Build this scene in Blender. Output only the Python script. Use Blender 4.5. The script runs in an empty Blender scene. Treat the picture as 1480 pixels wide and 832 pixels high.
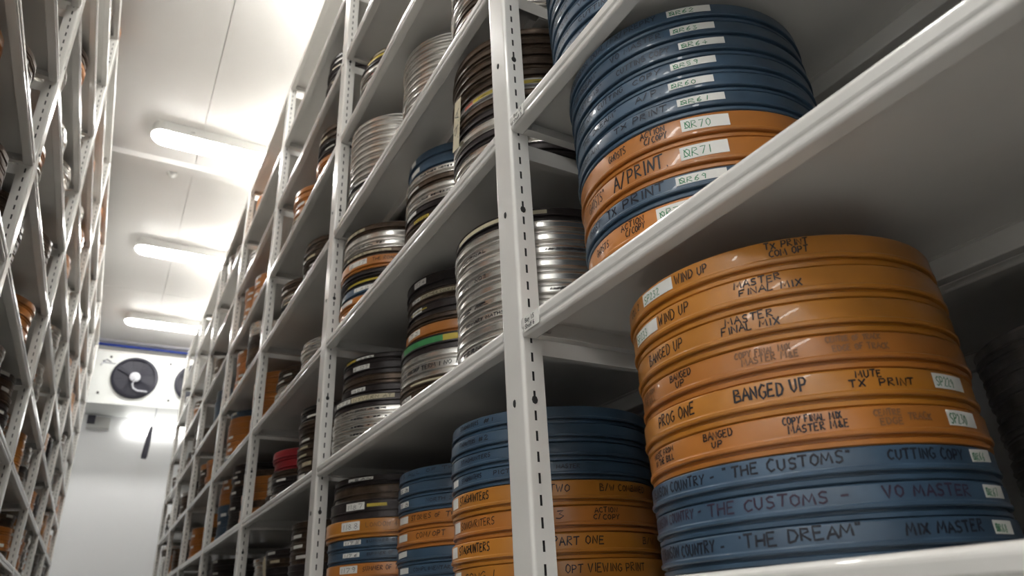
import bpy, math, random
from mathutils import Matrix, Vector
random.seed(7)
PI = math.pi
H = 1.45                                    # camera height above the floor (all z below are relative to the lens)
sc = bpy.context.scene
COL = sc.collection

# ------------------------------------------------------------------ camera
A_, B_, C_ = .5281, .4378, -.0512
Fv = Vector((math.sin(A_)*math.cos(B_), math.cos(A_)*math.cos(B_), math.sin(B_)))
Rv = Vector((math.cos(A_), -math.sin(A_), 0)); Uv = Rv.cross(Fv)
rv = Rv*math.cos(C_) + Uv*math.sin(C_); uv = -Rv*math.sin(C_) + Uv*math.cos(C_)
cam = bpy.data.cameras.new('camera'); camo = bpy.data.objects.new('camera', cam); COL.objects.link(camo)
m = Matrix((rv, uv, -Fv)).transposed().to_4x4(); m.translation = (0, 0, H); camo.matrix_world = m
cam.sensor_width = 36; cam.lens = 1010.5/1480*36; cam.clip_start = .02
cam.dof.use_dof = True; cam.dof.focus_distance = .9; cam.dof.aperture_fstop = 7.5
sc.camera = camo

# ------------------------------------------------------------------ world, exposure
w = bpy.data.worlds.new('world'); sc.world = w; w.use_nodes = True
w.node_tree.nodes['Background'].inputs[0].default_value = (.8, .85, 1, 1)
w.node_tree.nodes['Background'].inputs[1].default_value = .15
sc.view_settings.view_transform = 'Standard'; sc.view_settings.look = 'None'
sc.view_settings.gamma = 1; sc.view_settings.exposure = 1.95
LIGHT = 8.5

# ------------------------------------------------------------------ materials
def mat(name, col, rough=.5, metal=0, noise=0, nscale=20, col2=None, bump=0, coat=0, emit=0, vary=0, stretch=None):
    mt = bpy.data.materials.new(name); mt.use_nodes = True
    nt = mt.node_tree; b = nt.nodes['Principled BSDF']
    b.inputs['Base Color'].default_value = (*col, 1); b.inputs['Roughness'].default_value = rough
    b.inputs['Metallic'].default_value = metal; b.inputs['Coat Weight'].default_value = coat
    if emit:
        b.inputs['Emission Color'].default_value = (*col, 1); b.inputs['Emission Strength'].default_value = emit
    src = None
    if noise or col2 or bump:
        tc = nt.nodes.new('ShaderNodeTexCoord'); mp = nt.nodes.new('ShaderNodeMapping')
        nt.links.new(tc.outputs['Object'], mp.inputs[0])
        if stretch: mp.inputs['Scale'].default_value = stretch
        n = nt.nodes.new('ShaderNodeTexNoise'); n.inputs['Scale'].default_value = nscale; n.inputs['Detail'].default_value = 6
        nt.links.new(mp.outputs[0], n.inputs['Vector'])
        r = nt.nodes.new('ShaderNodeValToRGB'); r.color_ramp.elements[0].position = .35; r.color_ramp.elements[1].position = .7
        c2 = col2 or tuple(min(1, c*(1-noise)) for c in col)
        r.color_ramp.elements[0].color = (*c2, 1); r.color_ramp.elements[1].color = (*col, 1)
        nt.links.new(n.outputs[0], r.inputs[0]); src = r.outputs[0]
        if bump:
            bp = nt.nodes.new('ShaderNodeBump'); bp.inputs['Strength'].default_value = bump; bp.inputs['Distance'].default_value = .001
            nt.links.new(n.outputs[0], bp.inputs['Height']); nt.links.new(bp.outputs[0], b.inputs['Normal'])
    if vary:
        oi = nt.nodes.new('ShaderNodeObjectInfo'); hs = nt.nodes.new('ShaderNodeHueSaturation')
        mr = nt.nodes.new('ShaderNodeMapRange'); mr.inputs[3].default_value = 1-vary; mr.inputs[4].default_value = 1+vary
        nt.links.new(oi.outputs['Random'], mr.inputs[0]); nt.links.new(mr.outputs[0], hs.inputs['Value'])
        if src: nt.links.new(src, hs.inputs['Color'])
        else: hs.inputs['Color'].default_value = (*col, 1)
        src = hs.outputs[0]
    if src: nt.links.new(src, b.inputs['Base Color'])
    return mt
M = dict(
    steel=mat('painted_steel', (.76, .745, .71), .27, 0, .06, 9, coat=.4, bump=.05),
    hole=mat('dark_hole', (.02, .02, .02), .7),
    ceil=mat('ceiling_panel_white', (.80, .79, .775), .45, 0, .03, 3),
    wall=mat('wall_panel_white', (.92, .93, .94), .4, 0, .02, 2),
    joint=mat('joint_filler', (.84, .83, .81), .6),
    floor=mat('floor_resin', (.62, .61, .59), .45, 0, .15, 4),
    diff=mat('lamp_diffuser', (1, .985, .95), .4, emit=LIGHT),
    diffwall=mat('wall_lamp_diffuser', (1, .985, .95), .4, emit=LIGHT*.13),
    house=mat('lamp_housing', (.7, .7, .68), .5),
    orange=mat('orange_plastic', (.52, .19, .036), .33, 0, .22, 12, vary=.10, bump=.03, coat=.2),
    amber=mat('amber_plastic', (.52, .205, .028), .33, 0, .2, 12, vary=.08, bump=.03, coat=.2),
    blue=mat('blue_plastic', (.050, .098, .160), .42, 0, .35, 14, vary=.12, bump=.03, coat=.2),
    silver=mat('silver_tin', (.86, .84, .80), .22, .88, .25, 30, vary=.08, stretch=(1, 1, 6), bump=.04),
    brown=mat('brown_tin', (.14, .095, .065), .36, .45, .6, 40, vary=.2, bump=.1),
    dark=mat('black_tin', (.055, .045, .045), .36, .35, .5, 40, vary=.2, bump=.1),
    dull=mat('dull_grey_tin', (.55, .53, .52), .28, .7, .4, 30, bump=.05),
    red=mat('red_plastic', (.36, .02, .03), .45, 0, .2, 12),
    paper=mat('white_label_paper', (.82, .81, .77), .6, 0, .06, 60),
    cream=mat('cream_tape', (.62, .55, .38), .55, 0, .12, 60),
    yellow=mat('yellow_tape', (.62, .47, .06), .5, 0, .15, 60),
    green=mat('green_tape', (.06, .30, .10), .5, 0, .25, 60),
    redtape=mat('red_tape', (.50, .12, .08), .5, 0, .2, 60),
    ink=mat('black_marker', (.012, .011, .014), .5),
    inkblue=mat('marker_on_blue', (.010, .012, .022), .5),
    inkpurple=mat('purple_marker_on_blue', (.035, .018, .04), .5),
    faded=mat('faded_marker', (.21, .10, .045), .5),
    inkgreen=mat('green_pen', (.01, .20, .07), .5),
    evap=mat('evaporator_casing', (.74, .76, .74), .4, 0, .03, 6),
    black=mat('black_grille', (.03, .03, .045), .5),
    blueline=mat('blue_trim', (.03, .07, .42), .4),
    cable=mat('grey_cable', (.45, .46, .5), .4),
)

# ------------------------------------------------------------------ mesh builder
class MB:
    def __init__(s): s.v = []; s.f = []; s.m = []
    def face(s, idx, mi=0): s.f.append(idx); s.m.append(mi)
    def quad(s, a, b, c, d, mi=0):
        n = len(s.v); s.v += [a, b, c, d]; s.face((n, n+1, n+2, n+3), mi)
    def box(s, x0, x1, y0, y1, z0, z1, mi=0):
        n = len(s.v)
        s.v += [(x, y, z) for z in (z0, z1) for y in (y0, y1) for x in (x0, x1)]
        for q in ((0,2,3,1), (4,5,7,6), (0,1,5,4), (2,6,7,3), (0,4,6,2), (1,3,7,5)): s.face(tuple(n+i for i in q), mi)
    def lathe(s, prof, seg, mi=0, cx=0, cy=0, cz=0):
        n = len(s.v); k = len(prof)
        for i in range(seg):
            a = 2*PI*i/seg; c, d = math.cos(a), math.sin(a)
            s.v += [(cx+r*c, cy+r*d, cz+z) for r, z in prof]
        for i in range(seg):
            j = (i+1) % seg
            for q in range(k-1): s.face((n+i*k+q, n+j*k+q, n+j*k+q+1, n+i*k+q+1), mi)
        for q, flip in ((0, True), (k-1, False)):
            if prof[q][0] > 1e-6:
                ring = [n+i*k+q for i in range(seg)]
                s.face(tuple(reversed(ring)) if flip else tuple(ring), mi)
    def sweep_y(s, prof, y0, y1, mi=0, flip=False):      # closed xz profile swept along y
        n = len(s.v); k = len(prof)
        s.v += [(x, y0, z) for x, z in prof] + [(x, y1, z) for x, z in prof]
        for i in range(k):
            j = (i+1) % k; q = (n+i, n+j, n+k+j, n+k+i)
            s.face(q[::-1] if flip else q, mi)
        a = tuple(n+i for i in range(k)); b = tuple(n+k+i for i in range(k))
        s.face(a[::-1] if not flip else a, mi); s.face(b if not flip else b[::-1], mi)
    def tube(s, pts, r, seg=8, mi=0):
        n = len(s.v); P = [Vector(p) for p in pts]
        for i, p in enumerate(P):
            t = (P[min(i+1, len(P)-1)] - P[max(i-1, 0)]).normalized()
            a = t.orthogonal().normalized(); b = t.cross(a)
            if i and abs(t.z) < .99:
                a = Vector((0, 0, 1)).cross(t).normalized(); b = t.cross(a)
            s.v += [tuple(p + a*r*math.cos(2*PI*q/seg) + b*r*math.sin(2*PI*q/seg)) for q in range(seg)]
        for i in range(len(P)-1):
            for q in range(seg):
                s.face((n+i*seg+q, n+i*seg+(q+1)%seg, n+(i+1)*seg+(q+1)%seg, n+(i+1)*seg+q), mi)
        s.face(tuple(n+q for q in range(seg))[::-1], mi); s.face(tuple(n+(len(P)-1)*seg+q for q in range(seg)), mi)
    def mesh(s, name, mats, smooth=30):
        me = bpy.data.meshes.new(name); me.from_pydata(s.v, [], s.f)
        for q in mats: me.materials.append(q)
        if len(mats) > 1: me.polygons.foreach_set('material_index', s.m)
        if smooth:
            me.shade_smooth(); me.set_sharp_from_angle(angle=math.radians(smooth))
        me.update(); return me
def put(name, me, parent=None, loc=(0, 0, 0), rz=0):
    o = bpy.data.objects.new(name, me); COL.objects.link(o); o.parent = parent
    o.location = loc; o.rotation_euler[2] = rz; return o
def thing(name, label, cat, loc=(0, 0, 0), rz=0, group=None):
    o = put(name, None, None, loc, rz); o.empty_display_size = .05
    o['label'] = label; o['category'] = cat
    if group: o['group'] = group
    return o
def struct(o, label=None):
    o['kind'] = 'structure'
    if label: o['label'] = label
    return o

# ------------------------------------------------------------------ marker lettering (single stroke alphabet)
G = {
'A':[[(0,0),(.45,1),(.9,0)],[(.18,.38),(.75,.4)]],'B':[[(0,0),(.05,1),(.6,.95),(.68,.7),(.1,.55),(.75,.42),(.78,.1),(0,0)]],
'C':[[(.8,.85),(.45,1),(.08,.65),(.08,.3),(.4,0),(.82,.14)]],'D':[[(.05,0),(.08,1),(.6,.88),(.85,.5),(.6,.1),(.05,0)]],
'E':[[(.75,.98),(.08,1),(.05,0),(.78,.02)],[(.08,.52),(.62,.54)]],'F':[[(.78,1),(.08,.98),(.05,0)],[(.08,.52),(.6,.54)]],
'G':[[(.8,.86),(.45,1),(.08,.65),(.08,.28),(.45,0),(.8,.2),(.8,.45),(.5,.45)]],'H':[[(.05,1),(.05,0)],[(.8,1),(.78,0)],[(.05,.5),(.8,.54)]],
'I':[[(.2,1),(.2,0)]],'J':[[(.65,1),(.62,.2),(.35,0),(.08,.2)]],'K':[[(.05,1),(.05,0)],[(.75,1),(.08,.45),(.8,0)]],
'L':[[(.08,1),(.05,0),(.7,.03)]],'M':[[(0,0),(.12,1),(.5,.3),(.88,1),(1,0)]],'N':[[(.05,0),(.08,1),(.75,0),(.8,1)]],
'O':[[(.42,1),(.1,.75),(.08,.3),(.4,0),(.75,.25),(.78,.72),(.42,1)]],'P':[[(.05,0),(.08,1),(.62,.96),(.76,.74),(.6,.5),(.08,.45)]],
'Q':[[(.42,1),(.1,.72),(.12,.3),(.42,.08),(.75,.3),(.76,.75),(.42,1)],[(.0,.95),(.9,0)],[(.0,.1),(.5,.12)]],
'R':[[(.05,0),(.08,1),(.62,.95),(.7,.72),(.1,.5),(.8,0)]],'S':[[(.75,.88),(.4,1),(.1,.8),(.2,.55),(.65,.42),(.7,.15),(.35,0),(.04,.12)]],
'T':[[(-.05,.98),(.85,1)],[(.42,1),(.38,0)]],'U':[[(.05,1),(.06,.3),(.35,0),(.68,.25),(.72,1)]],'V':[[(0,1),(.38,0),(.8,1)]],
'W':[[(0,1),(.22,0),(.5,.7),(.75,0),(1.02,1)]],'X':[[(0,1),(.8,0)],[(.78,1),(.02,0)]],'Y':[[(0,1),(.38,.5),(.8,1)],[(.38,.5),(.3,0)]],
'Z':[[(.02,1),(.78,.98),(.05,.02),(.82,.02)]],'0':[[(.4,1),(.1,.7),(.1,.3),(.38,0),(.7,.3),(.7,.7),(.4,1)]],'1':[[(.3,1),(.28,0)]],
'2':[[(.08,.78),(.35,1),(.68,.75),(.05,.02),(.75,.04)]],'3':[[(.08,.92),(.6,.92),(.3,.56),(.68,.3),(.4,0),(.05,.1)]],
'4':[[(.5,0),(.55,1),(.05,.35),(.8,.38)]],'5':[[(.7,1),(.15,.98),(.12,.55),(.6,.5),(.62,.12),(.08,.03)]],
'6':[[(.6,1),(.15,.55),(.12,.15),(.4,0),(.66,.25),(.4,.48),(.14,.3)]],'7':[[(.05,.98),(.72,1),(.3,0)]],
'8':[[(.4,.52),(.12,.78),(.4,1),(.65,.78),(.4,.52),(.08,.22),(.4,0),(.72,.24),(.4,.52)]],'9':[[(.64,.75),(.35,.98),(.1,.72),(.35,.5),(.64,.75),(.5,0)]],
'/':[[(.05,-.05),(.55,1.1)]],'.':[[(.1,0),(.2,.03)]],'-':[[(.1,.45),(.75,.5)]],'&':[[(.8,.3),(.4,0),(.1,.2),(.55,.75),(.4,.95),(.2,.75),(.8,0)]],
'#':[[(.3,1),(.15,0)],[(.65,1),(.5,0)],[(.05,.65),(.8,.68)],[(.0,.33),(.75,.36)]],'"':[[(.1,1.05),(.08,.8)],[(.3,1.05),(.28,.8)]],
"'":[[(.1,1.05),(.08,.8)]],'|':[[(.2,1.05),(.2,-.05)]],'~':[[(0,.2),(.1,.9),(.15,.1),(.28,.8),(.32,0),(.45,.95),(.5,.15),(.62,.85),(.66,.1),(.8,.9),(.86,.2),(.95,.7)]],
}
def write(mb, text, R, t0, t1, zc, h, thick, mi=0, slope=0.0, wob=1.0, mirror=1):
    """strokes on a cylinder of radius R, angles t0..t1 (degrees), centred on height zc"""
    adv = []; x = 0
    for ch in text:
        if ch == ' ': adv.append(x); x += .7
        else: adv.append(x); x += (1.28 if ch in 'MW~' else .5 if ch in "I1.'|" else 1.05)
    W = (math.radians(t1-t0)*R)/max(x-.2, .1)
    for ch, ax in zip(text, adv):
        if ch == ' ': continue
        jy = random.uniform(-.06, .06)*wob; js = random.uniform(.9, 1.08); sk = random.uniform(-.02, .14)*wob
        for st in G.get(ch, []):
            pts = []
            for (px, py) in st:
                py2 = (py*js + jy); px2 = px + sk*py + random.uniform(-.03, .03)*wob
                pts.append(((ax+px2)*W, (py2-.5)*h + random.uniform(-.02, .02)*h*wob))
            # round the corners a little: subdivide
            pp = [pts[0]]
            for a, b in zip(pts, pts[1:]):
                d = math.hypot(b[0]-a[0], b[1]-a[1]); k = max(1, int(d/.004))
                for q in range(1, k+1): pp.append((a[0]+(b[0]-a[0])*q/k, a[1]+(b[1]-a[1])*q/k))
            L = []; Rr = []
            for i, p in enumerate(pp):
                a = pp[max(i-1, 0)]; b = pp[min(i+1, len(pp)-1)]
                dx, dy = b[0]-a[0], b[1]-a[1]; d = math.hypot(dx, dy) or 1
                nx, ny = -dy/d*thick/2, dx/d*thick/2
                L.append((p[0]+nx, p[1]+ny)); Rr.append((p[0]-nx, p[1]-ny))
            def P3(p):
                a = math.radians(t0) + p[0]/R
                return (R*math.cos(a), R*math.sin(a), zc + p[1] + slope*p[0])
            n = len(mb.v); mb.v += [P3(p) for p in L] + [P3(p) for p in Rr]; k = len(pp)
            for i in range(k-1): mb.face((n+i, n+k+i, n+k+i+1, n+i+1), mi)
def patch(mb, R, t0, t1, z0, z1, mi=0, slope=0.0, th=.00025):
    k = max(2, int((t1-t0)/3)); n = len(mb.v)
    a0 = math.radians(t0)
    for i in range(k+1):
        a = math.radians(t0+(t1-t0)*i/k); dz = slope*(a-a0)*R
        for rr in (R, R+th):
            for z in (z0, z1): mb.v.append((rr*math.cos(a), rr*math.sin(a), z+dz))
    for i in range(k):
        b = n+i*4; c = b+4
        mb.face((b+2, c+2, c+3, b+3), mi); mb.face((b, b+2, b+3, b+1)[::-1], mi) if i == 0 else None
        mb.face((b+3, c+3, c+1, b+1), mi); mb.face((b+0, c+0, c+2, b+2), mi)
    mb.face((n+k*4, n+k*4+2, n+k*4+3, n+k*4+1), mi)

# ------------------------------------------------------------------ film cans
def can_profiles(style, R, h):
    if style == 'plastic':
        b = min(.0085, h*.29)
        base = [(R-.006, 0), (R-.0022, .0003), (R-.001, .0012), (R-.0008, b*.55), (R-.0022, b*.65), (R-.004, b*.72), (R-.004, b*1.15)]
        lid = [(R-.0035, b*1.0), (R+.0004, b*.98), (R+.0014, b*1.1), (R+.0014, b*1.38), (R+.0002, b*1.5), (R, b*1.62),
               (R, h-.0022), (R-.0007, h-.0009), (R-.0022, h-.0002), (R-.012, h), (R-.016, h-.0008)]
    else:
        b = h*.40
        base = [(R-.005, 0), (R-.0008, .0002), (R+.0002, .0009), (R+.0002, .0018), (R-.0014, .0026), (R-.0022, b*.6), (R-.003, b*1.1)]
        lid = [(R-.0028, b*.98), (R+.0003, b*.96), (R+.0011, b+.0006), (R+.0009, b+.0017), (R-.0004, b+.0024),
               (R-.0006, h-.0034), (R+.0004, h-.0026), (R+.0007, h-.0014), (R-.0004, h-.0002), (R-.005, h), (R-.009, h-.0012)]
    return base, lid
STY = dict(orange='plastic', amber='plastic', blue='plastic', red='plastic', silver='tin', brown='tin', dark='tin', dull='tin')
CACHE = {}
def can_meshes(kind, R, h, seg):
    key = (kind, round(R, 4), round(h, 4), seg)
    if key not in CACHE:
        b, l = can_profiles(STY[kind], R, h); out = []
        for nm, p in (('base', b), ('lid', l)):
            mb = MB(); mb.lathe(p, seg); out.append(mb.mesh('film_can_'+nm, [M[kind]], 40))
        CACHE[key] = out
    return CACHE[key]
WORD = dict(orange='orange', amber='amber', blue='blue', silver='silver', brown='brown', dark='black', dull='dull grey', red='red')
ORD = ['topmost', 'second from top', 'third from top', 'fourth from top', 'fifth from top', 'sixth from top', 'seventh from top', 'eighth from top',
       'ninth from top', 'tenth from top', 'eleventh from top', 'twelfth from top', 'thirteenth from top', 'fourteenth from top', 'fifteenth from top']
def can(kind, x, y, z, R, h, label, group, items=(), seg=96, rz=0):
    t = thing('film_can', label, 'film can', (x, y, z), 0, group)
    b, l = can_meshes(kind, R, h, seg)
    put('base', b, t, rz=rz); lo = put('lid', l, t, rz=rz)
    pl = STY[kind] == 'plastic'
    zs0 = min(.0085, h*.29)*1.62 if pl else h*.40+.0024
    zs1 = h-.0022 if pl else h-.0034
    if R < .01: return t
    Rs = R if pl else R-.0005
    zc = (zs0+zs1)/2; sh = zs1-zs0
    def mi(mb_m, name):
        if M[name] not in mb_m: mb_m.append(M[name])
        return mb_m.index(M[name])
    for it in items:
        if it[0] == 't':                                    # ('t', t0, t1, text, paper, ink, slope)
            _, t0, t1, txt, pap, ik = it[:6]; sl = it[6] if len(it) > 6 else 0
            tb = MB(); tm = []; frac = it[7] if len(it) > 7 else .82
            patch(tb, Rs+.0002, t0, t1, zc-sh*frac/2, zc+sh*frac/2, mi(tm, pap), sl)
            if txt: write(tb, txt, Rs+.0006, t0+(t1-t0)*.06, t0+(t1-t0)*(.62 if len(txt) < 7 and ik == 'inkgreen' else .94), zc-.0006, sh*frac*.62, .0010, mi(tm, ik), sl)
            o = put('label_tape', tb.mesh('label_tape', tm, 0), t)
        else:                                               # ('w', t0, t1, text, height fraction, ink, dz fraction, thickness)
            _, t0, t1, txt, hf, ik = it[:6]; dz = it[6] if len(it) > 6 else 0; th = (it[7] if len(it) > 7 else .0011)*1.2
            wb = MB(); wm = []
            write(wb, txt, Rs+.0004, t0, t1, zc+dz*sh, sh*hf, th, mi(wm, ik), slope=random.uniform(-.01, .02))
            if wb.f: put('handwriting', wb.mesh('handwriting', wm, 0), t)
    return t
def stack(x, y, zdeck, cans, desc, group, R=.155, seg=96, jit=.002):
    """cans listed from the top down: (kind, height, items, words)"""
    n = len(cans); z = zdeck + H + .0004
    for i in range(n-1, -1, -1):
        c = cans[i]; kind, h = c[0], c[1]; items = c[2] if len(c) > 2 else (); words = c[3] if len(c) > 3 else ''
        RR = c[4] if len(c) > 4 else R
        where = ORD[i] if i < n-1 or n < 2 else 'bottom'
        lab = f"{WORD[kind]} film can{(' ' + words) if words else ''}, {where} of {desc}"
        if len(lab.split()) > 16: lab = lab.replace('film can', 'can').replace(' of the ', ' of ')
        if len(lab.split()) > 16: lab = f"{WORD[kind]} film can, {where} of {desc}"
        assert len(lab.split()) <= 16, lab
        can(kind, x+random.uniform(-jit, jit), y+random.uniform(-jit, jit), z, RR, h, lab, group, items, seg, random.uniform(0, .5))
        z += h

# ------------------------------------------------------------------ room
Z = lambda z: z+H
CEIL = 2.60
YB, YF, XL_, XR_ = -2.4, 7.7, -2.3, 1.26
def bx(name, a, mt, parent=None):
    mb = MB(); mb.box(*a); return put(name, mb.mesh(name, [mt], 0), parent)
struct(bx('floor', (XL_-.1, XR_+.1, YB-.1, YF+.1, -.1, 0), M['floor']))
ce = struct(bx('ceiling', (XL_-.1, XR_+.1, YB-.1, YF+.1, Z(CEIL)+.03, Z(CEIL)+.1), M['joint']))
xs = [XL_, -1.069, .131, XR_]; ys = [YB, -1.6, .42, 2.44, 4.06, 6.08, YF]
for i in range(3):
    for j in range(6):
        bx('ceiling_panel', (xs[i]+.0015, xs[i+1]-.0015, ys[j]+.0015, ys[j+1]-.0015, Z(CEIL), Z(CEIL)+.03), M['ceil'], ce)
struct(bx('wall_aisle', (XL_, -.70, .70, YF, 0, Z(CEIL)), M['wall']))
struct(bx('wall_left', (XL_-.1, XL_, YB-.1, YF+.1, 0, Z(CEIL)+.03), M['wall']))
struct(bx('wall_right', (XR_, XR_+.1, YB-.1, YF+.1, 0, Z(CEIL)+.03), M['wall']))
struct(bx('wall_far', (XL_, XR_, YF, YF+.1, 0, Z(CEIL)+.03), M['wall']))
struct(bx('wall_near', (XL_, XR_, YB-.1, YB, 0, Z(CEIL)+.03), M['wall']))
mb = MB(); mb.sweep_y([(0, 0), (.09, 0), (.086, -.03), (.004, -.03)], XL_, XR_)
o = put('trim_1', mb.mesh('trim_1', [M['ceil']], 0), None, (0, 4.105, Z(CEIL)), -PI/2); struct(o, 'flat white cover strip across the ceiling')
o.rotation_euler[2] = 0; 
for v in o.data.vertices: v.co = (v.co.y, -v.co.x, v.co.z)

# ceiling lights
def light(y, x=-.128):
    t = thing('ceiling_light', 'x', 'light', (x, y, Z(CEIL)))
    L = 1.25
    hb = MB(); hb.box(.02, L-.02, -.066, .066, -.006, 0)
    db = MB(); r = .066; prof = []
    # rounded-end capsule outline extruded downwards with a rolled edge
    out = []
    for k in range(13):
        a = PI/2 + PI*k/12; out.append((.068+.9*r*math.cos(a), r*math.sin(a)))
    for k in range(13):
        a = -PI/2 + PI*k/12; out.append((L-.068+.9*r*math.cos(a), r*math.sin(a)))
    n = len(out); q0 = len(hb.v)
    rim = [(px + (.005 if px > L/2 else -.005), py*1.08) for px, py in out]  # rim added around the diffuser to keep its light off the ceiling
    for z in (-.004, -.064): hb.v += [(px, py, z) for px, py in rim]
    for i in range(n): hb.face((q0+i, q0+(i+1) % n, q0+n+(i+1) % n, q0+n+i))
    hb.face(tuple(q0+i for i in range(n)))
    put('housing', hb.mesh('housing', [M['house']], 0), t)
    lay = [(1, -.022), (1, -.066), (.93, -.078), (.78, -.086)]
    n = len(out); cx = L/2
    for s_, z in lay:
        ins = (1-s_)*r
        for (px, py) in out:
            db.v.append((px + (ins if px < cx else -ins), py*s_, z))
    for q in range(len(lay)-1):
        for i in range(n):
            j = (i+1) % n; db.face((q*n+i, (q+1)*n+i, (q+1)*n+j, q*n+j))
    db.face(tuple(range(n))); db.face(tuple((len(lay)-1)*n+i for i in range(n))[::-1])
    put('diffuser', db.mesh('diffuser', [M['diff']], 40), t)
    for x in (.2, .62, 1.04):
        cb = MB(); cb.box(x, x+.02, -.083, -.0765, -.040, -.010); put('clip', cb.mesh('clip', [M['house']], 0), t)
    return t
names = ['long white batten light on ceiling nearest the camera side, above left rack top', 'long glowing batten light over the aisle behind the ceiling cover strip']
ly = [-.70, .77, 2.24, 3.71, 5.17, 6.65]
ll = ['ceiling batten light just behind the camera', 'ceiling batten light straight above the camera',
      'ceiling batten light one step nearer than the largest lit one, just above the photo',
      'nearest and largest glowing batten light on the ceiling above the aisle',
      'middle one of the three glowing batten lights on the ceiling',
      'farthest glowing batten light on the ceiling, just before the fan unit']
for y, l in zip(ly, ll): light(y)['label'] = l
for k, y in enumerate((-1.65, -.25)): light(y, -1.95)['label'] = ['farther', 'nearer'][k]+' of two unseen batten lights added as side fill left of the camera'  # second row of lamps, out of view, added for sideways fill light
# wall light at the far end
t = thing('wall_light', 'glowing batten light on the far wall beneath the fan unit', 'light', (.02, YF, Z(1.83)))
mb = MB(); mb.box(.02, 1.18, -.03, 0, -.05, .05); put('housing', mb.mesh('housing', [M['house']], 0), t)
mb = MB(); out = []
for k in range(11):
    a = PI/2 + PI*k/10; out.append((.05+.05*math.cos(a), .07*math.sin(a)))
for k in range(11):
    a = -PI/2 + PI*k/10; out.append((1.15+.05*math.cos(a), .07*math.sin(a)))
n = len(out); mb.v = [(x, -.03, z) for x, z in out] + [(x, -.06, z) for x, z in out] + [(x*.99+.006, -.07, z*.8) for x, z in out]
for q in range(2):
    for i in range(n): mb.face((q*n+i, q*n+(i+1) % n, (q+1)*n+(i+1) % n, (q+1)*n+i))
mb.face(tuple(range(n))[::-1]); mb.face(tuple(range(2*n, 3*n)))
put('diffuser', mb.mesh('diffuser', [M['diffwall']], 40), t)
# small ceiling sensor
mb = MB(); mb.lathe([(.03, 0), (.03, -.008), (.022, -.02), (.01, -.03), (.0, -.032)], 20)
o = put('ceiling_sensor', mb.mesh('ceiling_sensor', [M['evap']], 40), None, (.017, 4.17, Z(CEIL)))
o['label'] = 'small round white sensor on the ceiling beside the cover strip'; o['category'] = 'sensor'

# evaporator fan unit on the far wall
EV = thing('evaporator_unit', 'white cooling unit with dark round fans high on the far wall', 'cooling unit', (-.30, 7.2, Z(1.92)))
mb = MB(); mb.box(0, 1.45, 0, .42, .03, .50); put('casing', mb.mesh('casing', [M['evap']], 0), EV)
mb = MB(); mb.sweep_y([(0, 0), (0, 0)], 0, 0) if False else mb.box(-.01, 1.46, -.012, .43, 0, .03); put('drip_tray', mb.mesh('drip_tray', [M['evap']], 0), EV)
mb = MB(); mb.box(-.005, 1.455, -.006, .42, .50, .512); put('top_panel', mb.mesh('top_panel', [M['steel']], 0), EV)
def fan(cx, cz):
    mb = MB(); R = .182
    mb.lathe([(R, 0), (R+.016, .004), (R+.016, .02), (R+.004, .032), (R-.008, .034), (R-.008, .006)], 48)
    f = put('fan_shroud', mb.mesh('fan_shroud', [M['black']], 40), EV, (cx, 0, cz)); f.rotation_euler[0] = PI/2
    mb = MB(); mb.lathe([(R-.01, .002), (0, .002)], 48); g = put('fan_opening', mb.mesh('fan_opening', [M['hole']], 0), f)
    mb = MB()
    for k in range(14):
        r0 = .03+.011*k
        pts = [(r0*math.cos(2*PI*i/36), r0*math.sin(2*PI*i/36), .032+.012*(1-(r0/R)**2)) for i in range(37)]
        mb.tube(pts, .0012, 4)
    for k in range(8):
        a = PI*k/4+.2; mb.tube([(.02*math.cos(a), .02*math.sin(a), .046), (.1*math.cos(a), .1*math.sin(a), .042), (R*math.cos(a), R*math.sin(a), .033)], .0022, 5)
    put('fan_grille', mb.mesh('fan_grille', [M['black']], 60), f)
    mb = MB(); mb.lathe([(.045, .012), (.045, .05), (.03, .055), (0, .056)], 24); put('fan_hub', mb.mesh('fan_hub', [M['cable']], 40), f)
    mb = MB()
    for k in range(4):
        a0 = PI/2*k+.3
        for i in range(6):
            a = a0+i*.14; b = a+.14
            q0, q1 = .045, R-.015
            mb.quad((q0*math.cos(a), q0*math.sin(a), .012+.003*i), (q1*math.cos(a), q1*math.sin(a), .012+.003*i), (q1*math.cos(b), q1*math.sin(b), .015+.003*i), (q0*math.cos(b), q0*math.sin(b), .015+.003*i))
    put('fan_blades', mb.mesh('fan_blades', [M['black']], 0), f)
    mb = MB(); mb.tube([(.0, -.03, .058), (-.012, -.075, .062), (.0, -.115, .064), (.04, -.135, .062), (.12, -.135, .055)], .009, 8)
    put('fan_cable', mb.mesh('fan_cable', [M['cable']], 60), f)
fan(.345, .265); fan(.885, .265)
mb = MB()
for x, z in ((.07, .10), (.12, .45), (.63, .44), (.07, .40), (.66, .08), (1.2, .44)): mb.box(x-.009, x+.009, -.006, 0, z-.009, z+.009)
put('screw', mb.mesh('screw', [M['hole']], 0), EV)
mb = MB(); mb.box(.06, .17, -.008, 0, .385, .393); mb.tube([(.05, -.01, .36), (.09, -.01, .42), (.13, -.01, .40)], .006, 6); put('logo_plate', mb.mesh('logo_plate', [M['cable']], 0), EV)
mb = MB(); mb.tube([(.575, .0, .0), (.57, .0, -.1), (.56, -.0, -.19)], .005, 6)
o = put('pull_cord', mb.mesh('pull_cord', [M['cable']], 60), None, (-.30, 7.21, Z(1.92)))
o['label'] = 'thin grey cord with black handle hanging under the fan unit'; o['category'] = 'cord'
mb = MB(); mb.lathe([(.008, 0), (.016, -.02), (.022, -.1), (.026, -.27), (.022, -.30), (.0, -.305)], 14)
h_ = put('handle', mb.mesh('handle', [M['black']], 40), o, (.56, 0, -.17)); h_.rotation_euler[1] = .08
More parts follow.
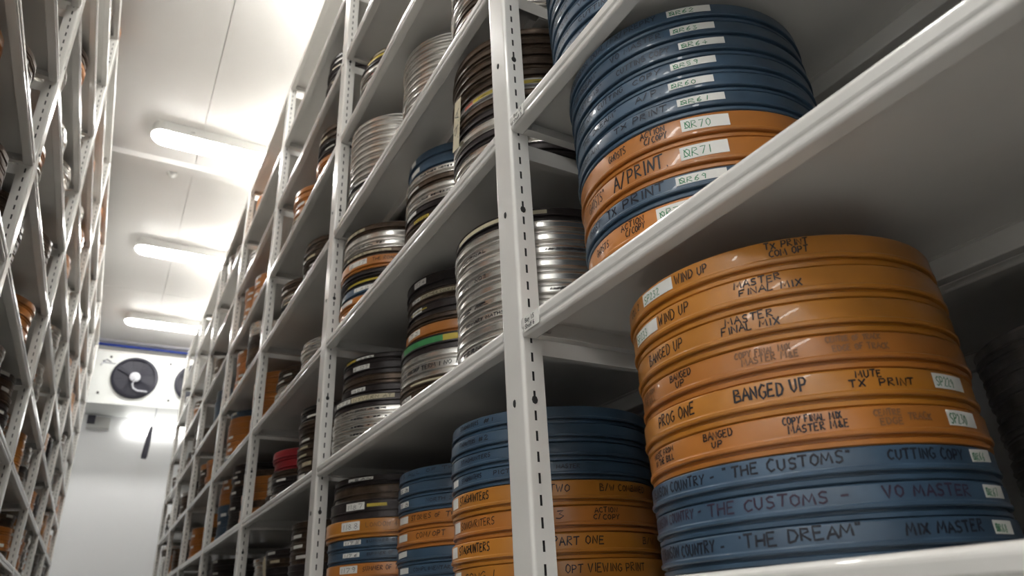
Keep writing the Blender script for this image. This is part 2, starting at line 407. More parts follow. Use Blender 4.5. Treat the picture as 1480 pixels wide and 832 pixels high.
mb = MB(); mb.box(0, 1.9, 0, .022, 0, .022); o = put('blue_conduit', mb.mesh('blue_conduit', [M['blueline']], 0), None, (-.60, 7.42, Z(2.555)))
o['label'] = 'thin blue strip running along the ceiling above the fan unit'; o['category'] = 'conduit'
mb = MB(); mb.box(0, 1.9, 0, .04, 0, .02)
for k in range(60): mb.box(.01+k*.0315, .025+k*.0315, -.004, 0, .004, .016)
o = put('cable_tray', mb.mesh('cable_tray', [M['cable']], 0), None, (-.60, 7.36, Z(2.58)))
o['label'] = 'slotted grey cable tray at the ceiling above the blue strip'; o['category'] = 'cable tray'
mb = MB(); mb.box(0, .19, -.09, 0, 0, .10); o = put('junction_box', mb.mesh('junction_box', [M['house']], 0), None, (-.28, YF, Z(1.80)))
o['label'] = 'small grey box on the far wall under the fan unit left end'; o['category'] = 'box'
mb = MB(); mb.box(-.0, .065, -.14, -.09, .03, .10); put('connector', mb.mesh('connector', [M['black']], 0), o)

# ------------------------------------------------------------------ racks
DEP = .381
def flange(sgn):
    p = [(.0075, .028)] + [(.0075-.0075*math.sin(t*PI/12), .0205+.0075*math.cos(t*PI/12)) for t in range(1, 7)]
    p += [(.0004, .0128), (.0012, .0112), (.0022, .0100), (.0024, .0085), (.0018, .0068), (.0014, .0048)]
    p += [(.0014+.0034*(1-math.cos(t*PI/8)), .0040-.0040*math.sin(t*PI/8)) for t in range(1, 5)]
    p += [(.020, 0), (.0212, .0006), (.0215, .0025), (.0215, .025), (.03, .025), (.03, .028)]
    return p if sgn > 0 else [(DEP-x, z) for x, z in p][::-1]
def shelf_mesh(L):
    mb = MB()
    mb.sweep_y(flange(1), 0, L, flip=True); mb.sweep_y(flange(-1), 0, L, flip=True)
    mb.box(.029, DEP-.029, 0, L, .0255, .028)
    for y in (0, L-.002): mb.box(.0216, DEP-.0216, y, y+.002, 0, .0256)
    for y in (.002, L-.014): mb.box(.0216, DEP-.0216, y, y+.012, 0, .0018)
    for y, d in ((.002, 1), (L-.002, -1)):                 # rivets inside the side flanges
        for x in (.04, DEP-.04):
            n = len(mb.v)
            for k in range(10): mb.v.append((x+.0055*math.cos(2*PI*k/10), y, .0145+.0055*math.sin(2*PI*k/10)))
            for k in range(10): mb.v.append((x+.0042*math.cos(2*PI*k/10), y+d*.0022, .0145+.0042*math.sin(2*PI*k/10)))
            for k in range(10): mb.face((n+k, n+(k+1) % 10, n+10+(k+1) % 10, n+10+k))
            mb.face(tuple(n+10+k for k in range(10)))
    return mb.mesh('shelf', [M['steel']], 0)
SHELF = shelf_mesh(.948)
def upright_mesh(zlo, zhi, holez):
    """C channel, open towards +x: near side face at y=0, front face at x=0, far side face at y=.05"""
    mb = MB(); P = .0255
    c1 = [(.005-.005*math.sin(t*PI/10), .005-.005*math.cos(t*PI/10)) for t in range(6)]
    prof = [(.031, .0), (.0166, 0), (.0134, 0)] + c1 + [(x, .05-y) for x, y in c1[::-1]] + [(.0134, .05), (.0166, .05), (.031, .05), (.031, .044)]
    prof = [(.031, .006)] + prof
    zs = [zlo]; kinds = []
    z = zlo+.01; zs.append(z); kinds.append(0)
    while z+P < zhi-.005:
        zs.append(z+.0125); kinds.append(1); zs.append(z+P); kinds.append(0); z += P
    zs.append(zhi); kinds.append(0)
    k = len(prof)
    for zz in zs: mb.v += [(x, y, zz) for x, y in prof]
    for r in range(len(zs)-1):
        for i in range(k-1):
            if kinds[r] == 1 and i in (2, k-4): continue
            mb.face((r*k+i, (r+1)*k+i, (r+1)*k+i+1, r*k+i+1))
    for yy in (.003, .0465): mb.box(.0105, .0195, yy, yy+.0005, zlo+.01, zhi-.01, 1)  # dark strips behind the slots, painting in the shade of the channel interior
    for z in holez:                                        # raised dark discs painted in for the shaded round holes
        for (cx, cy, ax) in ((.015, 0, 'y'), (.015, .05, 'Y'), (0, .025, 'x')):
            n = len(mb.v)
            for e, rr in ((0, .0045), (.0012, .0036)):
                for q in range(8):
                    a, b = rr*math.cos(2*PI*q/8), rr*1.25*math.sin(2*PI*q/8)
                    mb.v.append((cx+a, -e, z+b) if ax == 'y' else (cx+a, cy+e, z+b) if ax == 'Y' else (-e, cy+a*.7, z+b))
            for q in range(8): mb.face((n+q, n+(q+1) % 8, n+8+(q+1) % 8, n+8+q), 1)
            mb.face(tuple(n+8+q for q in range(8)), 1)
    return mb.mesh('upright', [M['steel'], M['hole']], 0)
HZ = [.2438+.2785*k for k in range(-5, 8)]
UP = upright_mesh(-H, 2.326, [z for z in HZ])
def rack(label, xf, y0, zlev, nb, facing, first=0, cat='shelving'):
    """xf: front plane; y0: near side of the first upright; facing +1: front at low x (right rack), -1: front at high x (left rack)"""
    t = thing('shelving_rack', label, cat, (xf, y0, 0))
    sh = {}
    for i in range(nb+1):
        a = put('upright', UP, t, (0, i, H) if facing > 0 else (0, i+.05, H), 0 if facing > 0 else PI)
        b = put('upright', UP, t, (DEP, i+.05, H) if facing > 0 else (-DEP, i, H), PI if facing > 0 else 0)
    for i in range(nb):
        for j, z in enumerate(zlev):
            if facing > 0: o = put('shelf', SHELF, t, (.0005, i+.051, z+H))
            else: o = put('shelf', SHELF, t, (-.0005, i+.999, z+H), PI)
            sh[(i, j)] = o
    return t, sh
X0 = .434; Y0 = -2.273
ZR = [2.2999-.329*j for j in range(12)]
RR_, SH = rack('tall white steel shelving rack on the right, filled with big orange and blue film cans', X0, Y0, ZR[:11], 9, 1)
XL0 = -.286
ZL = [2.3188-.2580*j for j in range(14)]
RL_, SHL = rack('white steel shelving rack on the left edge of the photo with closely spaced shelves', XL0, .758, ZL, 6, -1)
XB0 = .834
RB_, SHB = rack('dim steel shelving rack standing behind the right rack, back to back with it', XB0, Y0, ZR[:11], 9, 1)

# printed stickers on the shelf fronts
def sticker(par, lines, y1, y0, z0, z1):
    mb = MB(); mb.box(-.0004, 0, y0, y1, z0, z1, 0)
    me = mb.mesh('shelf_sticker', [M['paper']], 0); o = put('shelf_sticker', me, par)
    bm_v = []; 
    for k, ln in enumerate(lines):
        cu = bpy.data.curves.new('t', 'FONT'); cu.body = ln; cu.size = .0088; cu.align_x = 'LEFT'; cu.resolution_u = 2; cu.offset = .00018
        to = bpy.data.objects.new('t', cu); COL.objects.link(to)
        dg = bpy.context.evaluated_depsgraph_get(); tm = bpy.data.meshes.new_from_object(to.evaluated_get(dg))
        bpy.data.objects.remove(to)
        n = len(mb.v); w_ = max(v.co.x for v in tm.vertices); sc_ = min(1, (y1-y0-.004)/w_)
        zz = z1 - .0085 - k*.0088
        mb.v += [(-.0006, y1-.002-v.co.x*sc_, zz+v.co.y) for v in tm.vertices]
        for p in tm.polygons: mb.face(tuple(n+i for i in p.vertices), 1)
    o.data = mb.mesh('shelf_sticker', [M['paper'], M['ink']], 0)
    return o
sticker(SH[(2, 6)], ['Bay 15', 'Shelf 6'], .940, .903, .0035, .0235)
sticker(SH[(2, 5)], ['Bay 15', 'Shelf 5'], .938, .908, .0035, .0225)
# stiffener under the fourth shelf of the next bay
mb = MB(); mb.box(.107, .122, .002, .946, -.001, .0255); mb.box(.02, .122, .001, .012, .0, .0018)
put('stiffener', mb.mesh('stiffener', [M['steel']], 0), SH[(3, 4)])

# ------------------------------------------------------------------ the named stacks
DK = [z+.0285 for z in ZR]
O, Bl, Am = 'orange', 'blue', 'amber'
K = 'ink'; KB = 'inkblue'; KP = 'inkpurple'; FD = 'faded'; GR = 'inkgreen'; PA = 'paper'
g = 'orange and blue film cans, lower right stack'
stack(.605, .47, DK[7], [
 (Am, .0317, [('t', 166.4, 184.6, 'SP232', PA, GR), ('w', 186, 199.7, 'WIND UP', .62, K), ('w', 219.5, 233.5, 'TX PRINT', .42, K, .24), ('w', 220.5, 233, 'COM OPT', .42, K, -.26), ('w', 152, 162, 'ROLL 2', .5, K)], 'reading TX PRINT COM OPT'),
 (Am, .0317, [('t', 153.3, 172.8, 'SP233', PA, GR), ('w', 174, 189.4, 'WIND UP', .68, K), ('w', 206.8, 222, 'MASTER', .42, K, .24), ('w', 208, 228, 'FINAL MIX', .42, K, -.26)], 'with SP233 tape'),
 (Am, .0317, [('w', 163.4, 184, 'BANGED UP', .66, K), ('w', 201.5, 217, 'MASTER', .44, K, .25), ('w', 199.5, 218.5, 'FINAL MIX', .44, K, -.25)], 'reading BANGED UP and FINAL MIX'),
 (O, .0317, [('w', 174.5, 185, 'BANGED', .4, K, .22), ('w', 177, 181.5, 'UP', .38, K, -.26), ('w', 202, 219.5, 'COPY FINAL MIX', .36, FD, .22), ('w', 204, 221.5, 'MASTER M&E', .38, FD, -.24), ('w', 230, 247, 'CENTRE OF TRACK', .3, FD, .26), ('w', 231.5, 249, 'EDGE OF TRACK', .34, FD, -.24), ('w', 150, 163, 'BANGS FROM', .34, FD, .2), ('w', 150, 163, 'THE BILL', .34, FD, -.25)], 'with faded EDGE OF TRACK'),
 (Am, .0317, [('w', 164.8, 185.2, 'PROG ONE', .68, K, 0, .0014), ('w', 200.5, 222.5, 'BANGED UP', .72, K, 0, .0016), ('w', 237, 245, 'MUTE', .4, K, .28), ('w', 234.5, 255, 'TX  PRINT', .42, K, -.22), ('t', 263.3, 279, 'SP229', PA, GR)], 'reading PROG ONE'),
 (O, .0317, [('w', 155, 171, 'MUSIC FROM', .34, K, .22), ('w', 156, 171, 'IN THE BILL', .36, K, -.24), ('w', 186.2, 197.1, 'BANGED', .42, K, .22), ('w', 189, 193, 'UP', .36, K, -.27), ('w', 212.8, 229.5, 'COPY FINAL MIX', .38, K, .22), ('w', 214, 231, 'MASTER M&E', .4, K, -.24), ('w', 238.6, 247, 'CENTRE', .34, FD, .22), ('w', 240, 247, 'EDGE', .34, FD, -.24), ('w', 249, 257, 'TRACK', .36, FD, .0), ('t', 263.5, 278, 'SP230', PA, GR)], 'with CENTRE TRACK and SP230 tape'),
 (Bl, .0275, [('w', 146, 189, 'ROBINSON COUNTRY -', .7, KB, 0, .0013), ('w', 192, 231, '"THE CUSTOMS"', .74, KB, 0, .0014), ('w', 240, 266, 'CUTTING COPY', .66, KB, 0, .0013), ('t', 270, 283, 'QR66', PA, GR, .06)], 'reading CUTTING COPY'),
 (Bl, .0275, [('w', 144, 181, 'ROBINSON COUNTRY -', .66, KP, 0, .0012), ('w', 184, 227, 'THE CUSTOMS -', .74, KP, 0, .0013), ('w', 236, 264, 'VO MASTER', .7, KP, 0, .0013), ('t', 271, 284, 'QR67', PA, GR, .02)], 'reading VO MASTER'),
 (Bl, .0275, [('w', 148, 188, 'ROBINSON COUNTRY -', .74, KB, 0, .0014), ('w', 193, 229, "'THE DREAM\"", .78, KB, 0, .0015), ('w', 239, 264, 'MIX MASTER', .7, KB, 0, .0014), ('t', 269, 280, 'QR68', PA, GR)], 'reading THE DREAM'),
], 'the lower right stack', g, jit=.0015)

g = 'blue and orange film cans, upper right stack'
def qr(t0, t1, n, *more, kind=Bl, h=.0265, words=''):
    return (kind, h, [('t', t0, t1, n, PA, GR, random.uniform(-.03, .03))] + list(more), words)
stack(.605, .54, DK[6], [
 qr(221.9, 240.9, 'QR62', ('w', 181, 217, 'DUAL,FX,PREPRY'.replace(',', '/'), .62, KB), ('w', 157, 178, 'ROBINSON', .6, KB), words='with QR62 tape'),
 qr(221.6, 240.7, 'QR63', ('w', 192, 219, 'VO MASTER.', .66, KB), ('w', 158, 184, 'THE DREAM"', .6, KB), words='with QR63 tape'),
 qr(223.5, 243, 'QR64', ('w', 194, 219.5, 'CUTTING COPY', .66, KB), ('w', 160, 186, 'CUSTOMS"', .6, KB), words='with QR64 tape'),
 qr(218.5, 237.5, 'QR59', ('w', 180, 196, 'CUTTING', .64, KB), ('w', 201, 214, 'COPY', .62, KB), ('w', 158, 176, 'DREAM', .6, KB), words='with QR59 tape'),
 qr(216.1, 234.8, 'QR60', ('w', 201, 213, 'A/P.', .72, KB), ('w', 163, 192, 'THE DREAM"', .62, KB), words='with QR60 tape'),
 qr(219, 238.3, 'QR61', ('w', 189, 196, 'TX', .6, KB), ('w', 199, 216, 'PRINT.', .68, KB), ('w', 160, 182, 'DREAM"', .6, KB), words='with QR61 tape'),
 qr(218.7, 237.8, 'QR70', ('w', 183.4, 193.4, 'GHOSTS', .5, K), ('w', 201, 212, 'ACTION', .4, K, .26), ('w', 202.5, 212.5, 'C/COPY', .42, K, -.24), kind=O, h=.035, words='with QR70 tape'),
 qr(216.2, 235.1, 'QR71', ('w', 184, 211, 'A/PRINT.', .9, K, 0, .0018), ('w', 162, 178, 'GHOSTS"', .7, K), kind=O, h=.036, words='with QR71 tape'),
 qr(212.9, 232.7, 'QR69', ('w', 178, 184, 'TX', .78, KB, 0, .0016), ('w', 188, 208, 'PRINT', .84, KB, 0, .0017), ('w', 160, 172, 'GHOST', .6, KB), h=.029, words='with QR69 tape'),
 qr(202.7, 222, 'QR72', ('w', 184.8, 196.9, 'ACTION', .36, K, .26), ('w', 187, 197, 'C/COPY', .38, K, -.2), ('w', 165, 176, 'GHOSTS', .45, K), kind=O, h=.036, words='with QR72 tape'),
], 'the upper right stack', g, jit=.0015)

stack(.605, .575, DK[5], [(Bl, .0262, [('w', 186, 222, random.choice(['CUTTING COPY', 'MIX MASTER', 'VO MASTER']), .66, KB), ('w', 160, 180, 'CUSTOMS"', .6, KB)]) for _ in range(10)],
      'the blue stack at top centre', 'blue film cans at the top centre')

# second bay, lowest shelf
SP = lambda pos, sh_: f'{pos} stack past nearest post, {sh_} shelf'
stack(.605, .943, DK[7], [
 (Bl, .0257, [('w', 178, 196, 'STAGHUNTERS', .5, KB), ('w', 200, 206, '#1', .55, K)], 'marked #1'),
 (Bl, .0257, [('w', 178, 194, 'STAGHUNTERS', .5, KB), ('w', 197, 204, '#2', .6, K)], 'marked #2'),
 (Bl, .0257, [('w', 180, 205, 'STAGHUNTERS', .5, KB)]),
 (Bl, .0257, [('w', 180, 198, 'STAGHUNTERS', .55, KB), ('w', 206, 225, 'PICTURE', .5, KB), ('w', 240, 252, 'MASTER', .5, KB), ('t', 166, 175, '', PA, K)], 'above the orange ones'),
 (Am, .0335, [('t', 165, 175, '', PA, K), ('w', 178, 203, 'STAGHUNTERS', .62, K, .02, .0014), ('w', 236, 246, 'TWO', .56, K), ('w', 262, 294, 'B/W COMBINED', .5, K)], 'reading TWO'),
 (O, .0335, [('t', 165, 175, '', PA, K), ('w', 177, 205, 'SONGWRITERS', .56, K, 0, .0010), ('w', 237, 242, '3', .6, K), ('w', 257, 270, 'ACTION', .38, K, .24), ('w', 256, 271, 'C/COPY', .38, K, -.24)], 'reading SONGWRITERS'),
 (Am, .0335, [('t', 164, 174, '', PA, K), ('w', 177, 203, 'STAGHUNTERS', .62, K, .02, .0015), ('w', 236, 262, 'PART ONE', .6, K, 0, .0013), ('w', 288, 300, 'B/W', .5, K)], 'reading PART ONE'),
 (Am, .0366, [('t', 164, 175, '', PA, K), ('w', 180, 203, 'SONG 1', .5, K), ('w', 240, 284, 'OPT VIEWING PRINT', .5, K, .05)], 'reading OPT VIEWING PRINT'),
], SP('near', 'lowest'), 'orange and blue film cans behind the nearest post')
stack(.638, 1.262, DK[7], [
 (Bl, .026, [('w', 176, 200, 'S ALL', .5, KB), ('w', 205, 232, 'OF THE', .5, KB)]),
 (Bl, .026, [('t', 174, 188, 'S B', PA, K)]), (Bl, .026, [('t', 174, 188, 'S B', PA, K), ('w', 206, 226, 'NORTH 3', .5, KB)]),
 (O, .0305, [('t', 172, 187, '', PA, K), ('w', 191, 210, 'STORIES', .56, K), ('w', 213, 217, 'OF', .5, K), ('w', 221, 232, 'THE', .6, K)], 'reading STORIES OF THE'),
 (O, .0305, [('t', 172, 187, '', PA, K), ('w', 197.3, 221, 'COM/OPT', .6, K)], 'reading COM OPT'),
 (Bl, .026, [('t', 172, 187, '', PA, K, .05)]), (Bl, .026, [('t', 172, 187, '', PA, K), ('w', 193, 226, 'COMPLIMENTARY', .5, KB)]), (O, .0366, [('t', 172, 187, '', PA, K)]),
], SP('middle', 'lowest'), 'blue and orange film cans, middle stack past the nearest post')
stack(.6, 1.6, DK[7], [
 ('dark', .022, [('t', 200, 226, 'LEAN', PA, K)], 'with white label', .15), ('brown', .030, [], 'with wide pale rim', .15),
 ('dark', .040, [('t', 202, 221, '1187', PA, K), ('t', 223, 240, '', 'yellow', K, 0, .35)], 'with yellow patch', .152),
 (Am, .038, [('t', 201, 219, '1188', PA, K), ('w', 224, 250, 'LONDON 41', .4, FD)], 'reading LONDON', .162),
 (Bl, .0245, [('t', 202, 219.6, '1175', PA, K), ('w', 224, 250, 'SUMMER OF', .4, KB)]), (Bl, .0245, [('t', 201, 218, '1176', PA, K), ('w', 224, 250, 'SUMMER OF 7', .5, KB)]),
 (O, .034, [('t', 199, 217.4, '1179', PA, K), ('w', 222, 252, 'SUMMER OF 73', .5, K)], 'reading SUMMER OF'), (Bl, .026, []), (O, .027, []),
], SP('far', 'lowest'), 'mixed film cans, far stack past the nearest post')
# second bay, second shelf up
tins = ['LOOSE WAR', '', 'JOURNAL', '', '(OM) NO2', '', 'SR', 'PRIMARY MATHS', '', 'TERM 1']
L_ = []
for i, tx in enumerate(tins):
    it = []
    if i == 0: it = [('t', 170, 240, '', 'cream', K, 0, .9), ('w', 172, 190, 'LOOSE', .6, K), ('w', 196, 209, 'WAR', .6, K), ('w', 216, 226, 'NO', .6, K)]
    elif tx: it = [('w', 172 if i != 7 else 178, 200 if i != 7 else 211, tx, .7, K, 0, .0009)]
    if i in (3, 6): it.append(('w', 238, 262, '~~~~', .6, K, 0, .0016)); it.append(('w', 240, 262, '~~~', .5, K, 0, .0016))
    L_.append(('silver' if i else 'dark', .0223, it, {0: 'taped LOOSE WAR', 7: 'reading PRIMARY MATHS', 9: 'reading TERM 1'}.get(i, '')))
stack(.605, .918, DK[6], L_, SP('near', 'second'), 'silver film tins behind the nearest post')
stack(.638, 1.255, DK[6], [
 ('dark', .036, [('t', 184, 200, '1174', PA, K)], 'with white label', .148), ('brown', .026, [('t', 178, 192, '174', PA, K), ('t', 192.5, 230, 'FURTHER COURSE', 'cream', K)], 'with cream tape', .148),
 ('dark', .030, [('t', 179, 194, '14', PA, K), ('t', 176, 200, '', 'yellow', K, 0, .2)], '', .148), ('brown', .018, [], '', .148),
 (O, .030, [('t', 174, 194, '173', PA, K)], 'between dark tins', .15), ('dark', .034, [('t', 174, 219, '', 'green', K), ('t', 219, 240, '', 'yellow', K)], 'with green tape', .158),
 ('silver', .020, [], '', .158), ('silver', .030, [('w', 172, 198, 'NEWS WORKSHOP', .62, K), ('w', 200, 229, 'TERM | NO 1', .66, K)], 'reading TERM NO 1', .158),
 ('brown', .020, [('t', 188, 232, '', 'cream', K, 0, .6)], 'with thin cream tape', .158), ('brown', .022, [('t', 169, 188, 'NO 90', PA, K)], '', .158), ('brown', .022, [], '', .158),
], SP('middle', 'second'), 'brown and silver tins, middle stack past the nearest post')
stack(.6, 1.61, DK[6], [
 ('dark', .020, [('t', 200, 222, '1404', PA, K), ('t', 180, 199, '', 'yellow', K)], 'with yellow tape', .14), ('dark', .032, [('t', 196, 218, '8 107', PA, K)], '', .14),
 ('brown', .024, [], '', .14), ('dark', .028, [('t', 196, 215, '1406', PA, K)], '', .14),
 ('dark', .030, [('t', 180, 203.5, '1375', PA, K), ('t', 204.5, 245, 'WYVERN AT', 'cream', K, .02, .95)], 'taped WYVERN AT', .158),
 ('silver', .0188, [('w', 190, 238, 'LANDMARK', .6, K)], 'reading LANDMARK', .158)] + [('silver', .0178, [('w', 205, 240, 'REEL 2 OF 3', .4, K)], '', .158)]*4,
 SP('far', 'second'), 'dark and silver tins, far stack past the nearest post')
# third shelf up
L_ = []
for i in range(12):
    it = []; k = 'brown'
    if i == 5: it = [('t', 184, 193, '', 'redtape', K), ('t', 193.5, 260, 'K 4', 'yellow', K, 0, .9)]; k = 'dull'
    if i > 6 and i % 2: k = 'dark'
    if i in (8, 10): k = 'silver'
    L_.append((k, .0228, it, 'with red and yellow tape' if it else ''))
stack(.605, .92, DK[5], L_, SP('near', 'third'), 'brown tins, near stack past the nearest post')
stack(.638, 1.255, DK[5], [
 (Bl, .030, [('t', 176, 185, '', PA, K)], '', .15), (Bl, .030, [('t', 176, 191, '', PA, K)], 'with white label', .15), ('silver', .022, [('w', 195, 227, 'FURTHER NOTES', .5, K)], '', .156),
 ('brown', .022, [('t', 172, 192, '1 1', PA, K)], '', .156), ('silver', .020, [], '', .156), ('silver', .020, [('w', 190, 226, 'MATHS GENERAL', .5, K)], '', .156),
 ('dark', .026, [('t', 172, 190, '', PA, K)], '', .156), ('brown', .024, [('t', 188, 206, 'EXETER', 'yellow', K)], 'with yellow tape', .156), ('brown', .030, [], '', .156), ('silver', .024, [], '', .156), ('brown', .024, [], '', .156),
], SP('middle', 'third'), 'blue and silver cans, middle stack on the third shelf')
stack(.6, 1.62, DK[5], [
 ('brown', .026, [('t', 180, 210, '1 421', 'cream', K)], 'with cream tape', .155), ('silver', .026, [], '', .155), ('silver', .022, [('w', 184, 238, 'DISCUSSIONAL TERM', .55, K)], '', .155),
 ('brown', .022, [('t', 186, 240, '80 TRY VOL', 'cream', K)], 'taped TRY VOL', .155), (O, .034, [('t', 192.4, 216, '2 17', PA, K), ('w', 222, 244, 'THE ROAD', .5, K)], 'reading THE ROAD', .158),
 ('dark', .020, [], '', .155), ('dark', .020, [('t', 186, 240, '', 'yellow', K, 0, .9)], 'with yellow tape', .152), (Bl, .028, [('t', 200, 222, '1 401', PA, K)], 'with white label', .155), (O, .026, [('t', 180, 200, '', PA, K)], '', .157), (O, .024, [], '', .157),
], SP('far', 'third'), 'mixed cans, far stack on the third shelf')
# fourth shelf up
stack(.605, .92, DK[4], [('silver' if i % 3 else 'brown', .0225, [('t', 186, 210, '', 'cream', K)] if i == 2 else []) for i in range(9)], SP('near', 'fourth'), 'tins, near stack on the fourth shelf')
stack(.638, 1.29, DK[4], [('silver', .0204)]*14, SP('middle', 'fourth'), 'silver tins, middle stack on the fourth shelf')
stack(.6, 1.61, DK[4], [('silver', .0212)]*9 + [('dark', .022, [('t', 190, 210, '', PA, K)]), ('silver', .022), ('brown', .024)], SP('far', 'fourth'), 'silver tins, far stack on the fourth shelf')
# fifth shelf up
stack(.6, 1.60, DK[3], [('silver', .018, [], '', .10), ('brown', .024, [('t', 190, 215, '', 'cream', K)], '', .125), ('brown', .026, [('t', 185, 240, '', 'yellow', K, 0, .8)], 'with yellow tape', .135), ('dark', .020),
 ('silver', .020, [('t', 195, 215, '', PA, K)]), ('brown', .022, [('t', 200, 230, '', 'redtape', K)]), ('silver', .020), ('dark', .022, [('t', 190, 210, '', PA, K)]), ('silver', .022), ('brown', .026)], SP('far', 'fifth'), 'mixed tins on the fifth shelf', R=.142)

# third bay (past the second post)
S3 = lambda pos, sh_: f'{pos} stack past second post, {sh_} shelf'
def lab(p=.5, paper=PA): return [('t', a, a+18, '', paper, K)] if random.random() < p and (a := random.uniform(178, 196)) else []
def mix(spec):
    out = []
    for kind, h, n in spec:
        for _ in range(n): out.append((kind, h*random.uniform(.96, 1.04), lab(.55 if kind in ('dark', 'brown', 'orange') else .15, random.choice([PA, PA, 'cream']))))
    return out
B3 = [
 (2, 'near', 'sixth', .605, 2.03, .15, [('dark', .024, 9)]),
 (3, 'near', 'fifth', .605, 2.05, .155, [('brown', .03, 2), ('dark', .022, 3), ('orange', .03, 2), ('silver', .022, 2)]),
 (3, 'middle', 'fifth', .605, 2.44, .15, [('orange', .03, 4), ('silver', .022, 2), ('brown', .022, 2)]),
 (4, 'near', 'fourth', .605, 2.13, .155, [('brown', .028, 3), ('brown', .022, 2), ('dark', .024, 1)]),
 (4, 'middle', 'fourth', .605, 2.47, .155, [('brown', .026, 2), ('silver', .022, 1), ('dark', .024, 3)]),
 (5, 'near', 'third', .62, 2.14, .15, [('silver', .021, 4), ('brown', .022, 2)]),
 (5, 'middle', 'third', .62, 2.5, .15, [('brown', .022, 3), ('silver', .022, 4)]),
 (6, 'near', 'second', .605, 2.02, .150, [('dark', .022, 2), ('brown', .022, 5), ('brown', .03, 2)]),
 (6, 'middle', 'second', .605, 2.34, .150, [('red', .032, 2), ('brown', .022, 1), ('dark', .024, 2), ('silver', .02, 1)]),
 (6, 'far', 'second', .64, 2.655, .14, [('silver', .022, 3), ('brown', .022, 3)]),
 (7, 'near', 'lowest', .605, 2.02, .150, [('brown', .026, 4), ('dark', .03, 4)]),
 (7, 'middle', 'lowest', .605, 2.34, .150, [('dark', .026, 1), ('brown', .024, 1), ('dark', .034, 4)]),
 (7, 'far', 'lowest', .62, 2.65, .140, [('silver', .021, 9)]),
]
for j, pos, sh_, x, y, R, sp in B3:
    stack(x, y, DK[j], mix(sp), S3(pos, sh_), f'film cans, {pos} stack past the second post, {sh_} shelf', R=R, seg=56, jit=.004)
# paper tags hanging in front of the tins
def tag(x, y, z, wd, ht, rz, tilt, txt, label):
    mb = MB(); mb.box(-.0002, .0002, -wd/2, wd/2, -ht, 0, 0)
    if txt:
        tb = MB(); write(tb, txt, 10, 0, math.degrees(ht*.62/10), 0, wd*.62, .0018, 0)
        n = len(mb.v); mb.v += [(-.0005, vz, -(vy) - ht*.2) for vx, vy, vz in tb.v]
        for f_ in tb.f: mb.face(tuple(n+i for i in f_), 1)
    o = put('paper_tag', mb.mesh('paper_tag', [M['cream'], M['ink']], 0), None, (x, y, z+H), rz); o.rotation_euler[0] = tilt
    o['label'] = label; o['category'] = 'tag'
tag(.605-.1605, .925, .868, .026, .105, 0, .12, 'A.P.', 'cream paper tag hanging down the front of the tall brown tins by the near post')
tag(.605-.158, 2.33, .19, .035, .085, 0, -.5, '', 'slanting cream paper tag on the black cans of the lowest shelf, past the second post')
# rack behind
stack(1.02, .315, DK[7], [('dull', .0222, [], '', .155)]*11, 'dim stack on the rack behind', 'dull tins on the rack behind')
stack(1.02, .26, DK[6], [(Bl, .0262)]*3 + [('dull', .0225)]*3, 'blue-topped stack on the rack behind', 'cans on the upper shelf of the rack behind')

# left rack, nearest visible stacks
DL = [z+.0285 for z in ZL]
nleft = 0
LEFT = [(4, 1.95, [('silver', .021, 7)]), (5, 1.97, [('orange', .03, 2), ('silver', .022, 4)]), (7, 2.2, [('silver', .021, 8)]),
        (8, 2.35, [('orange', .031, 5)]), (6, 2.55, [('orange', .032, 4), ('dark', .024, 2)])]
for q, (j, y, sp) in enumerate(LEFT):
    nm = ['upper', 'second', 'fourth', 'lowest', 'third'][q]
    stack(XL0-.17, y, DL[j], mix(sp), f'the {nm} near stack on the left rack', f'cans in the {nm} near stack of the left rack', R=.15, seg=48, jit=.004)

# ------------------------------------------------------------------ everything farther away, plus unseen stacks added to block light: one object
FK = ['silver', 'brown', 'dark', 'orange', 'blue', 'paper', 'amber']
fb = MB()
def far_can(x, y, z, R, h, k):
    mi_ = FK.index(k)
    fb.lathe([(R-.003, 0), (R-.001, h*.08), (R-.002, h*.33), (R, h*.38), (R, h*.93), (R-.003, h*.99)], 22, mi_, x, y, z+H)
def far_patch(x, y, z, R, h, t0, t1):
    n = len(fb.v)
    for i in range(4):
        a = math.radians(t0+(t1-t0)*i/3)
        for zz in (h*.45, h*.88): fb.v.append((x+(R+.0006)*math.cos(a), y+(R+.0006)*math.sin(a), z+H+zz))
    for i in range(3): fb.face((n+2*i, n+2*i+2, n+2*i+3, n+2*i+1), FK.index('paper'))
def far_stack(x, y, zd, gap, R, pal, side, fill=None):
    top = zd + gap*(fill or random.uniform(.45, .92)); z = zd+.0003
    k = random.choice(pal)
    while z < top:
        if random.random() < .3: k = random.choice(pal)
        h = random.uniform(.027, .033) if k in ('orange', 'amber', 'blue') else random.uniform(.019, .026)
        if z+h > zd+gap-.008: break
        xx, yy = x+random.uniform(-.004, .004), y+random.uniform(-.004, .004)
        far_can(xx, yy, z, R, h, k)
        if random.random() < .4:
            a = random.uniform(180, 200) if side > 0 else random.uniform(300, 330)
            far_patch(xx, yy, z, R, h, a, a+16)
        z += h
TIN = ['silver', 'brown', 'dark', 'silver', 'brown']
used3 = {(j, pos) for j, pos, *_ in B3}
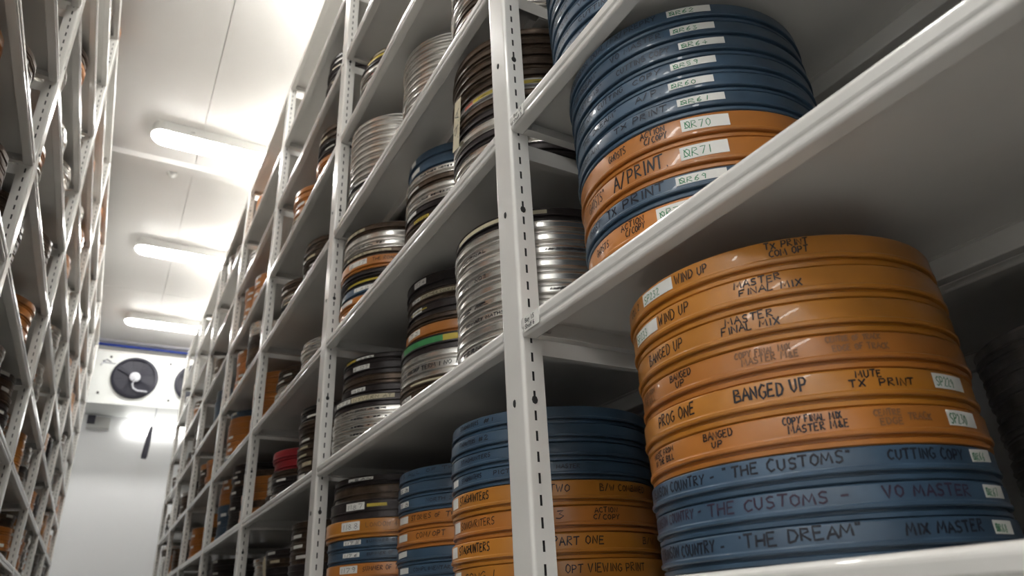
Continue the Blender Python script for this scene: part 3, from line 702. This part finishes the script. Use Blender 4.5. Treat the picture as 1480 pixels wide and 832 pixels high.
SPEC = {(4, 3, 2): (['blue', 'blue', 'orange'], .9), (4, 4, 2): (['orange'], .8), (4, 5, 2): (['orange', 'orange', 'orange', 'blue'], .92), (4, 6, 2): (['orange', 'blue'], .85),
        (4, 3, 1): (['orange', 'brown'], .6), (4, 7, 2): (['dark'], .8), (4, 2, 0): (['silver'], .3), (5, 4, 1): (['blue'], .8), (5, 5, 0): (['silver'], .5)}
for b in range(3, 8):                      # bay b runs from y = b-1+.777-... (uprights at .727+n)
    for j in range(1, 8):
        for s in range(3):
            if b == 3: continue
            y = .777 + (b-2) + .17 + s*.305
            if (b, j, s) in SPEC: pal, fl = SPEC[(b, j, s)]
            else:
                if random.random() < (.55 if j < 4 else .25): continue
                pal, fl = random.choice([TIN, TIN, ['silver'], ['brown', 'dark'], ['orange', 'brown']]), None
            far_stack(.605, y, DK[j], .30, .145, pal, 1, fl)
for b in range(0, 6):
    for j in range(0, 10):
        for s in range(3):
            y = .808 + b + .17 + s*.305
            if y > 6.7: continue
            if any(jj == j and abs(yy-y) < .3 for jj, yy, _ in LEFT): continue
            if random.random() < (.5 if j < 3 else .2): continue
            far_stack(XL0-.17, y, DL[j], .228, .148, random.choice([TIN, ['silver'], ['orange', 'amber'], ['orange', 'brown'], ['brown', 'dark']]), -1)
for b in range(-3, -1):  # unseen stacks behind the camera, added to block light
    for j in range(4, 9):
        for q in range(3):
            if random.random() < .15: continue
            far_stack(.605, .777+b+.17+q*.305+(0 if b < -1 else -.02), DK[j], .30, .145, random.choice([TIN, ['orange', 'blue']]), 1)
for j in range(4, 9): far_stack(.605, -.065, DK[j], .30, .148, ['brown', 'dark'], 1, .92)  # unseen dark stacks beside the camera, added to darken the right side
for b in range(-3, 4):  # cans filling the rack behind, added to block light coming through it
    for j in range(3, 9):
        for q in range(3):
            y = .777+b+.17+q*.305
            if random.random() < .12 or (j in (6, 7) and -.1 < y < .62): continue
            far_stack(1.02, y, DK[j], .30, .145, ['dark', 'brown', 'dark', 'silver'], 1)
me = fb.mesh('distant_and_blocker_cans', [M[k] for k in FK], 40)
o = put('film_cans_and_blockers', me); o['kind'] = 'stuff'; o['category'] = 'film cans'
o['label'] = 'blurred film cans in distant bays of both racks, plus unseen stacks added to block light'
